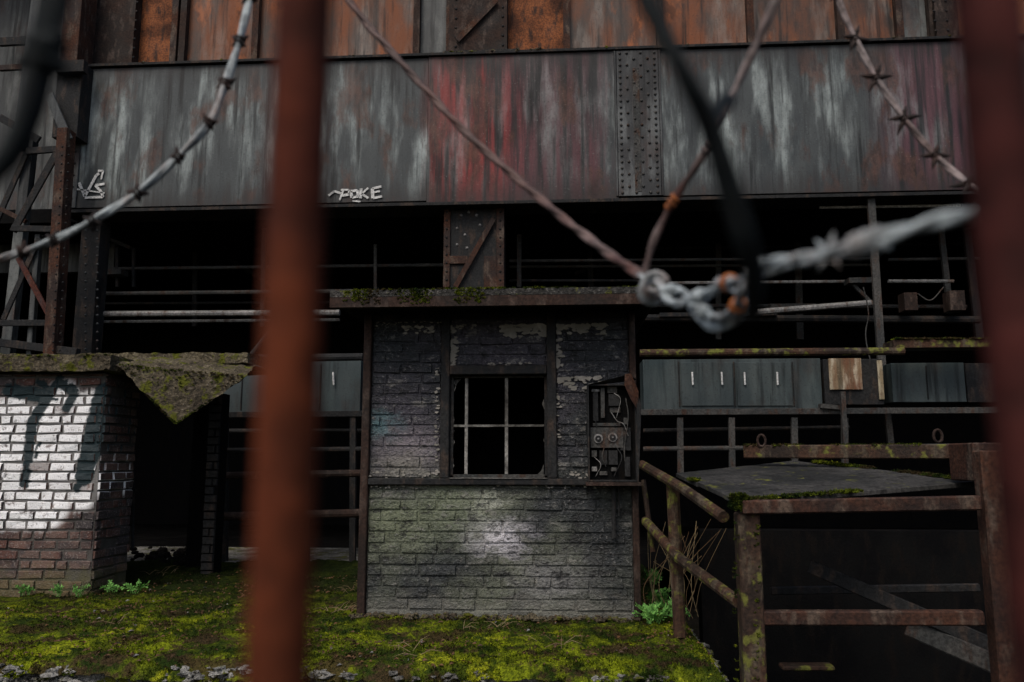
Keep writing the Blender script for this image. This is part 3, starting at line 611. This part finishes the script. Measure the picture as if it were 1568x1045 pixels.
for i in range(1000):
    t_=random.random(); e=random.choice((0,0,1,2,2,3))
    if e==0: q=Bq.lerp(Cq,.15+.8*t_)
    elif e==1: q=Aq.lerp(Dq,t_*.35)
    elif e==3: q=Dq.lerp(Cq,t_**2*.6)
    else: q=pt(1140+360*t_,684,6.3-.7*t_)
    if noise.noise(q*3)<(-.1 if e==2 else -.25): continue
    ms.tuft(q+Vector((random.uniform(-.03,.03),random.uniform(-.05,.05),.005)),random.uniform(.008,.025),0)
for i in range(110): ms.tuft(pt(1132+random.uniform(-14,14),766+random.uniform(-8,16),YP-.07),random.uniform(.01,.024),0)
for i in range(50): ms.tuft(pt(1143+random.choice((-17,16))+random.uniform(-3,3),random.uniform(800,1045),YP-.06),random.uniform(.004,.009),0,8)
ms.obj('moss_clumps',[M_tuft2],PF)
hr=MB()
hr.tube([pt(983,712,6.2),pt(1045,748,5.4),pt(1108,792,4.75)],.035,10,0,.05); hr.tube([pt(988,798,6.2),pt(1040,855,5.5),pt(1130,922,4.7)],.035,10,0,.05)
hr.tube([pt(1030,740,5.7),pt(1035,860,5.7),pt(1042,975,5.7)],.045,10,0,.05); hr.tube([pt(985,735,6.2),pt(1000,845,6.2)],.02,8,0)
for (u,v,y) in ((1436,668,5.9),(1166,675,6.2)):
    c=pt(u,v,y); hr.tube([c+Vector((.03*math.cos(t*.5236),0,.045*math.sin(t*.5236))) for t in range(13)],.010,6,1)
hr.obj('pipe_handrail',[M_mossrust,M_drust],PF)
rw=MB(); rw.box(XR+.3,9,7.6,7.8,-.9,.55); rw.obj('dark_pit_backing',[M_black])  # near-black sheet added as backing, its colour standing in for the pit's shade
# ================================================================ PLANTS
def plant(name,spots,leafs,size,hgt):
    t=MB()
    for (u,v,r) in spots:
        c=gz(u,v)
        for s_ in range(leafs):
            a=random.uniform(0,6.28); L=random.uniform(.4,1)*r; base=c+Vector((random.uniform(-.3,.3)*r,random.uniform(-.3,.3)*r*.6,0)); tip=base+Vector((math.cos(a)*L,math.sin(a)*L*.6,hgt*random.uniform(.3,1)))
            mid=(base+tip)/2+Vector((0,0,.03)); t.tube([base,mid,tip],.0015,3,0)
            for k in range(9):
                f=.25+.75*k/8; q=base.lerp(mid,f*2) if f<.5 else mid.lerp(tip,f*2-1); d=(tip-base).normalized()
                for sg in (1,-1):
                    sd=Vector((-d.y,d.x,random.uniform(-.3,.5))).normalized()*sg; l=size*random.uniform(.6,1.1); w_=d*l*.35
                    e=q+sd*l+d*l*.4; e.z+=random.uniform(-.01,.012)
                    t.addf([q,(q+e)/2+w_*.8,e,(q+e)/2-w_*.8],[(0,1,2,3)])
    return t.obj(name,[M_leaf])
plant('green_weeds',((1000,955,.15),(1030,950,.13),(1005,930,.12),(1000,895,.10)),24,.034,.14)
plant('green_weeds',((170,908,.12),(205,910,.11),(120,915,.08),(40,912,.11),(90,914,.07)),11,.024,.10)
tw=MB()
for i in range(30):
    c=gz(random.uniform(995,1070),random.uniform(930,950)); a=spl([c,c+Vector((random.uniform(-.1,.12),0,.25)),c+Vector((random.uniform(-.2,.3),random.uniform(-.1,.1),random.uniform(.4,.75)))],5)
    tw.tube(a,.0022,4)
tw.obj('bare_twigs',[M_dry])
# ================================================================ FENCE AND BARBED WIRE (foreground)
FN=empty('iron_bar_fence'); fb_=MB(); YFn=.25
xl_=X(437,YFn,700); xr_=X(1578,YFn,700); sp=xr_-xl_
for k in range(-7,9):
    x=xl_+sp*k
    path=[(x+.0006*noise.noise(Vector((k*3,z*5,0))),YFn,-.9+z*.155) for z in range(21)]
    fb_.tube(path,.0098,14,k%2,.03)
for z in (2.0,-.6): fb_.box(xl_-sp*7.3,xl_+sp*8.3,YFn+.013,YFn+.022,z,z+.05,0)
fb_.obj('bars',[M_bar,M_bar2],FN,smooth=True)
def barbed(pts,r=.0028,mats=None,barbs=.09,tw=.2,bs=.022,name='barbed_wire',bl=1,off_=.5,wraps=()):
    P=spl([pt(*q) for q in pts],14); t=MB()
    L=[0]
    for a,b in zip(P[:-1],P[1:]): L.append(L[-1]+(b-a).length)
    n=max(10,int(L[-1]/.006)); Q=[];i=0
    for k in range(n+1):
        s_=L[-1]*k/n
        while i<len(L)-2 and L[i+1]<s_: i+=1
        Q.append(P[i].lerp(P[i+1],(s_-L[i])/max(1e-6,L[i+1]-L[i])))
    for ph in (0,math.pi):
        pa=[]
        for k,q in enumerate(Q):
            d=(Q[min(k+1,n)]-Q[max(k-1,0)]).normalized(); x=d.cross(Vector((0,1,0))).normalized(); y=x.cross(d); th=2*math.pi*(L[-1]*k/n)/tw+ph
            wv=.0012*noise.noise(q*14)
            pa.append(q+(x*math.cos(th)+y*math.sin(th))*r*off_+x*wv)
        t.tube(pa,r,8,0)
    s_=barbs*.5
    while s_<L[-1] and barbs>0:
        k=int(s_/L[-1]*n); k=min(max(k,1),n-1); q=Q[k]; d=(Q[k+1]-Q[k-1]).normalized(); x=d.cross(Vector((0,1,0))).normalized(); y=x.cross(d)
        t.tube([q+d*(j-5)*.0014+(x*math.cos(j*1.3)+y*math.sin(j*1.3))*r*1.7 for j in range(11)],r*.6,6,bl)
        for sg,off in ((1,.5),(-1,-.5),(1,-.9),(-1,.9)):
            tip=q+(x*sg*random.uniform(.8,1.1)+d*off+y*random.uniform(-.3,.3)).normalized()*bs*random.uniform(.8,1.1)
            t.tube([q+d*off*.006,q.lerp(tip,.5),tip],[r*1.3,r*1.1,r*.12],6,bl)
        s_+=barbs*random.uniform(.9,1.1)
    for (f,ln,rr,mi) in wraps:
        k=min(max(int(f*n),1),n-1); q=Q[k]; d=(Q[k+1]-Q[k-1]).normalized(); x=d.cross(Vector((0,1,0))).normalized(); y=x.cross(d); m_=int(ln/.0006)
        t.tube([q+d*(j/m_-.5)*ln+(x*math.cos(j*.55)+y*math.sin(j*.55))*rr for j in range(m_)],r*.8,7,mi)
    t.obj(name,mats,smooth=True)
W=[M_wire,M_barb,M_rwrap]; WR=[M_wirer,M_barb,M_rwrap]; WD=[M_wired,M_wired]
barbed(((-60,412,1.2),(0,397,1.2),(100,360,1.17),(200,303,1.16),(270,243,1.16),(322,185,1.16),(352,110,1.17),(378,20,1.18),(390,-60,1.2)),mats=W,barbs=.078,bs=.018,r=.0045)
barbed(((505,-40,1.35),(560,35,1.33),(640,125,1.30),(720,210,1.26),(810,290,1.2),(900,365,1.08),(985,425,.95)),mats=WR,barbs=0,r=.0048,tw=.15)
barbed(((1215,-60,.8),(1180,20,.82),(1125,140,.85),(1075,240,.88),(1030,310,.92),(1000,370,.94),(985,425,.95)),mats=WR,barbs=0,r=.0034,tw=.11,wraps=((.55,.02,.004,0),(.75,.02,.004,2)))
barbed(((1270,-40,1.5),(1300,40,1.5),(1345,125,1.5),(1395,195,1.5),(1445,250,1.48),(1520,310,1.4),(1600,360,1.35)),mats=WR,barbs=.095,r=.0045,bs=.034)
barbed(((980,420,.95),(1000,448,.92),(1040,445,.88),(1065,470,.82),(1100,488,.76),(1128,470,.68),(1140,432,.62),(1180,405,.55),(1260,392,.5),(1350,365,.46),(1440,340,.44),(1520,322,.42),(1620,300,.4)),mats=W,barbs=0,r=.0026,tw=.06,off_=.9,wraps=((.12,.02,.006,0),(.3,.02,.006,0),(.5,.012,.005,2),(.66,.028,.006,0),(.85,.026,.006,0)))
barbed(((1005,430,.92),(1030,465,.88),(1070,455,.82),(1105,440,.76),(1122,430,.7)),mats=W,barbs=0,r=.0036,tw=.08,wraps=((.5,.02,.006,0),(.9,.014,.006,2)))
barbed(((1118,432,.66),(1150,425,.6),(1300,378,.5),(1420,350,.45),(1540,330,.42)),mats=W,barbs=.11,r=.0020,bs=.016,bl=0)
barbed(((1060,470,.84),(1085,500,.8),(1125,490,.74),(1135,455,.7),(1100,430,.75)),mats=W,barbs=0,r=.0034)
k_=MB(); c=pt(1002,438,.93); k_.tube([c+Vector((.014*math.cos(t*.5),-.012+.0015*t,.014*math.sin(t*.5))) for t in range(40)],.0035,7); k_.obj('wire_tie_knot',[M_wire],smooth=True)
barbed(((950,-90,.32),(1000,20,.32),(1045,110,.32),(1085,190,.33),(1115,280,.34),(1142,370,.35),(1156,430,.37),(1150,480,.4)),mats=WD,barbs=0,r=.0038,tw=.3,off_=.5)
barbed(((1118,150,.4),(1100,170,.38),(1088,210,.36)),mats=WD,barbs=0,r=.003)
barbed(((100,-60,.3),(78,30,.3),(60,110,.3),(42,180,.3),(5,250,.3),(-60,300,.3)),mats=WD,barbs=.09,bs=.014,r=.0040,tw=.3)
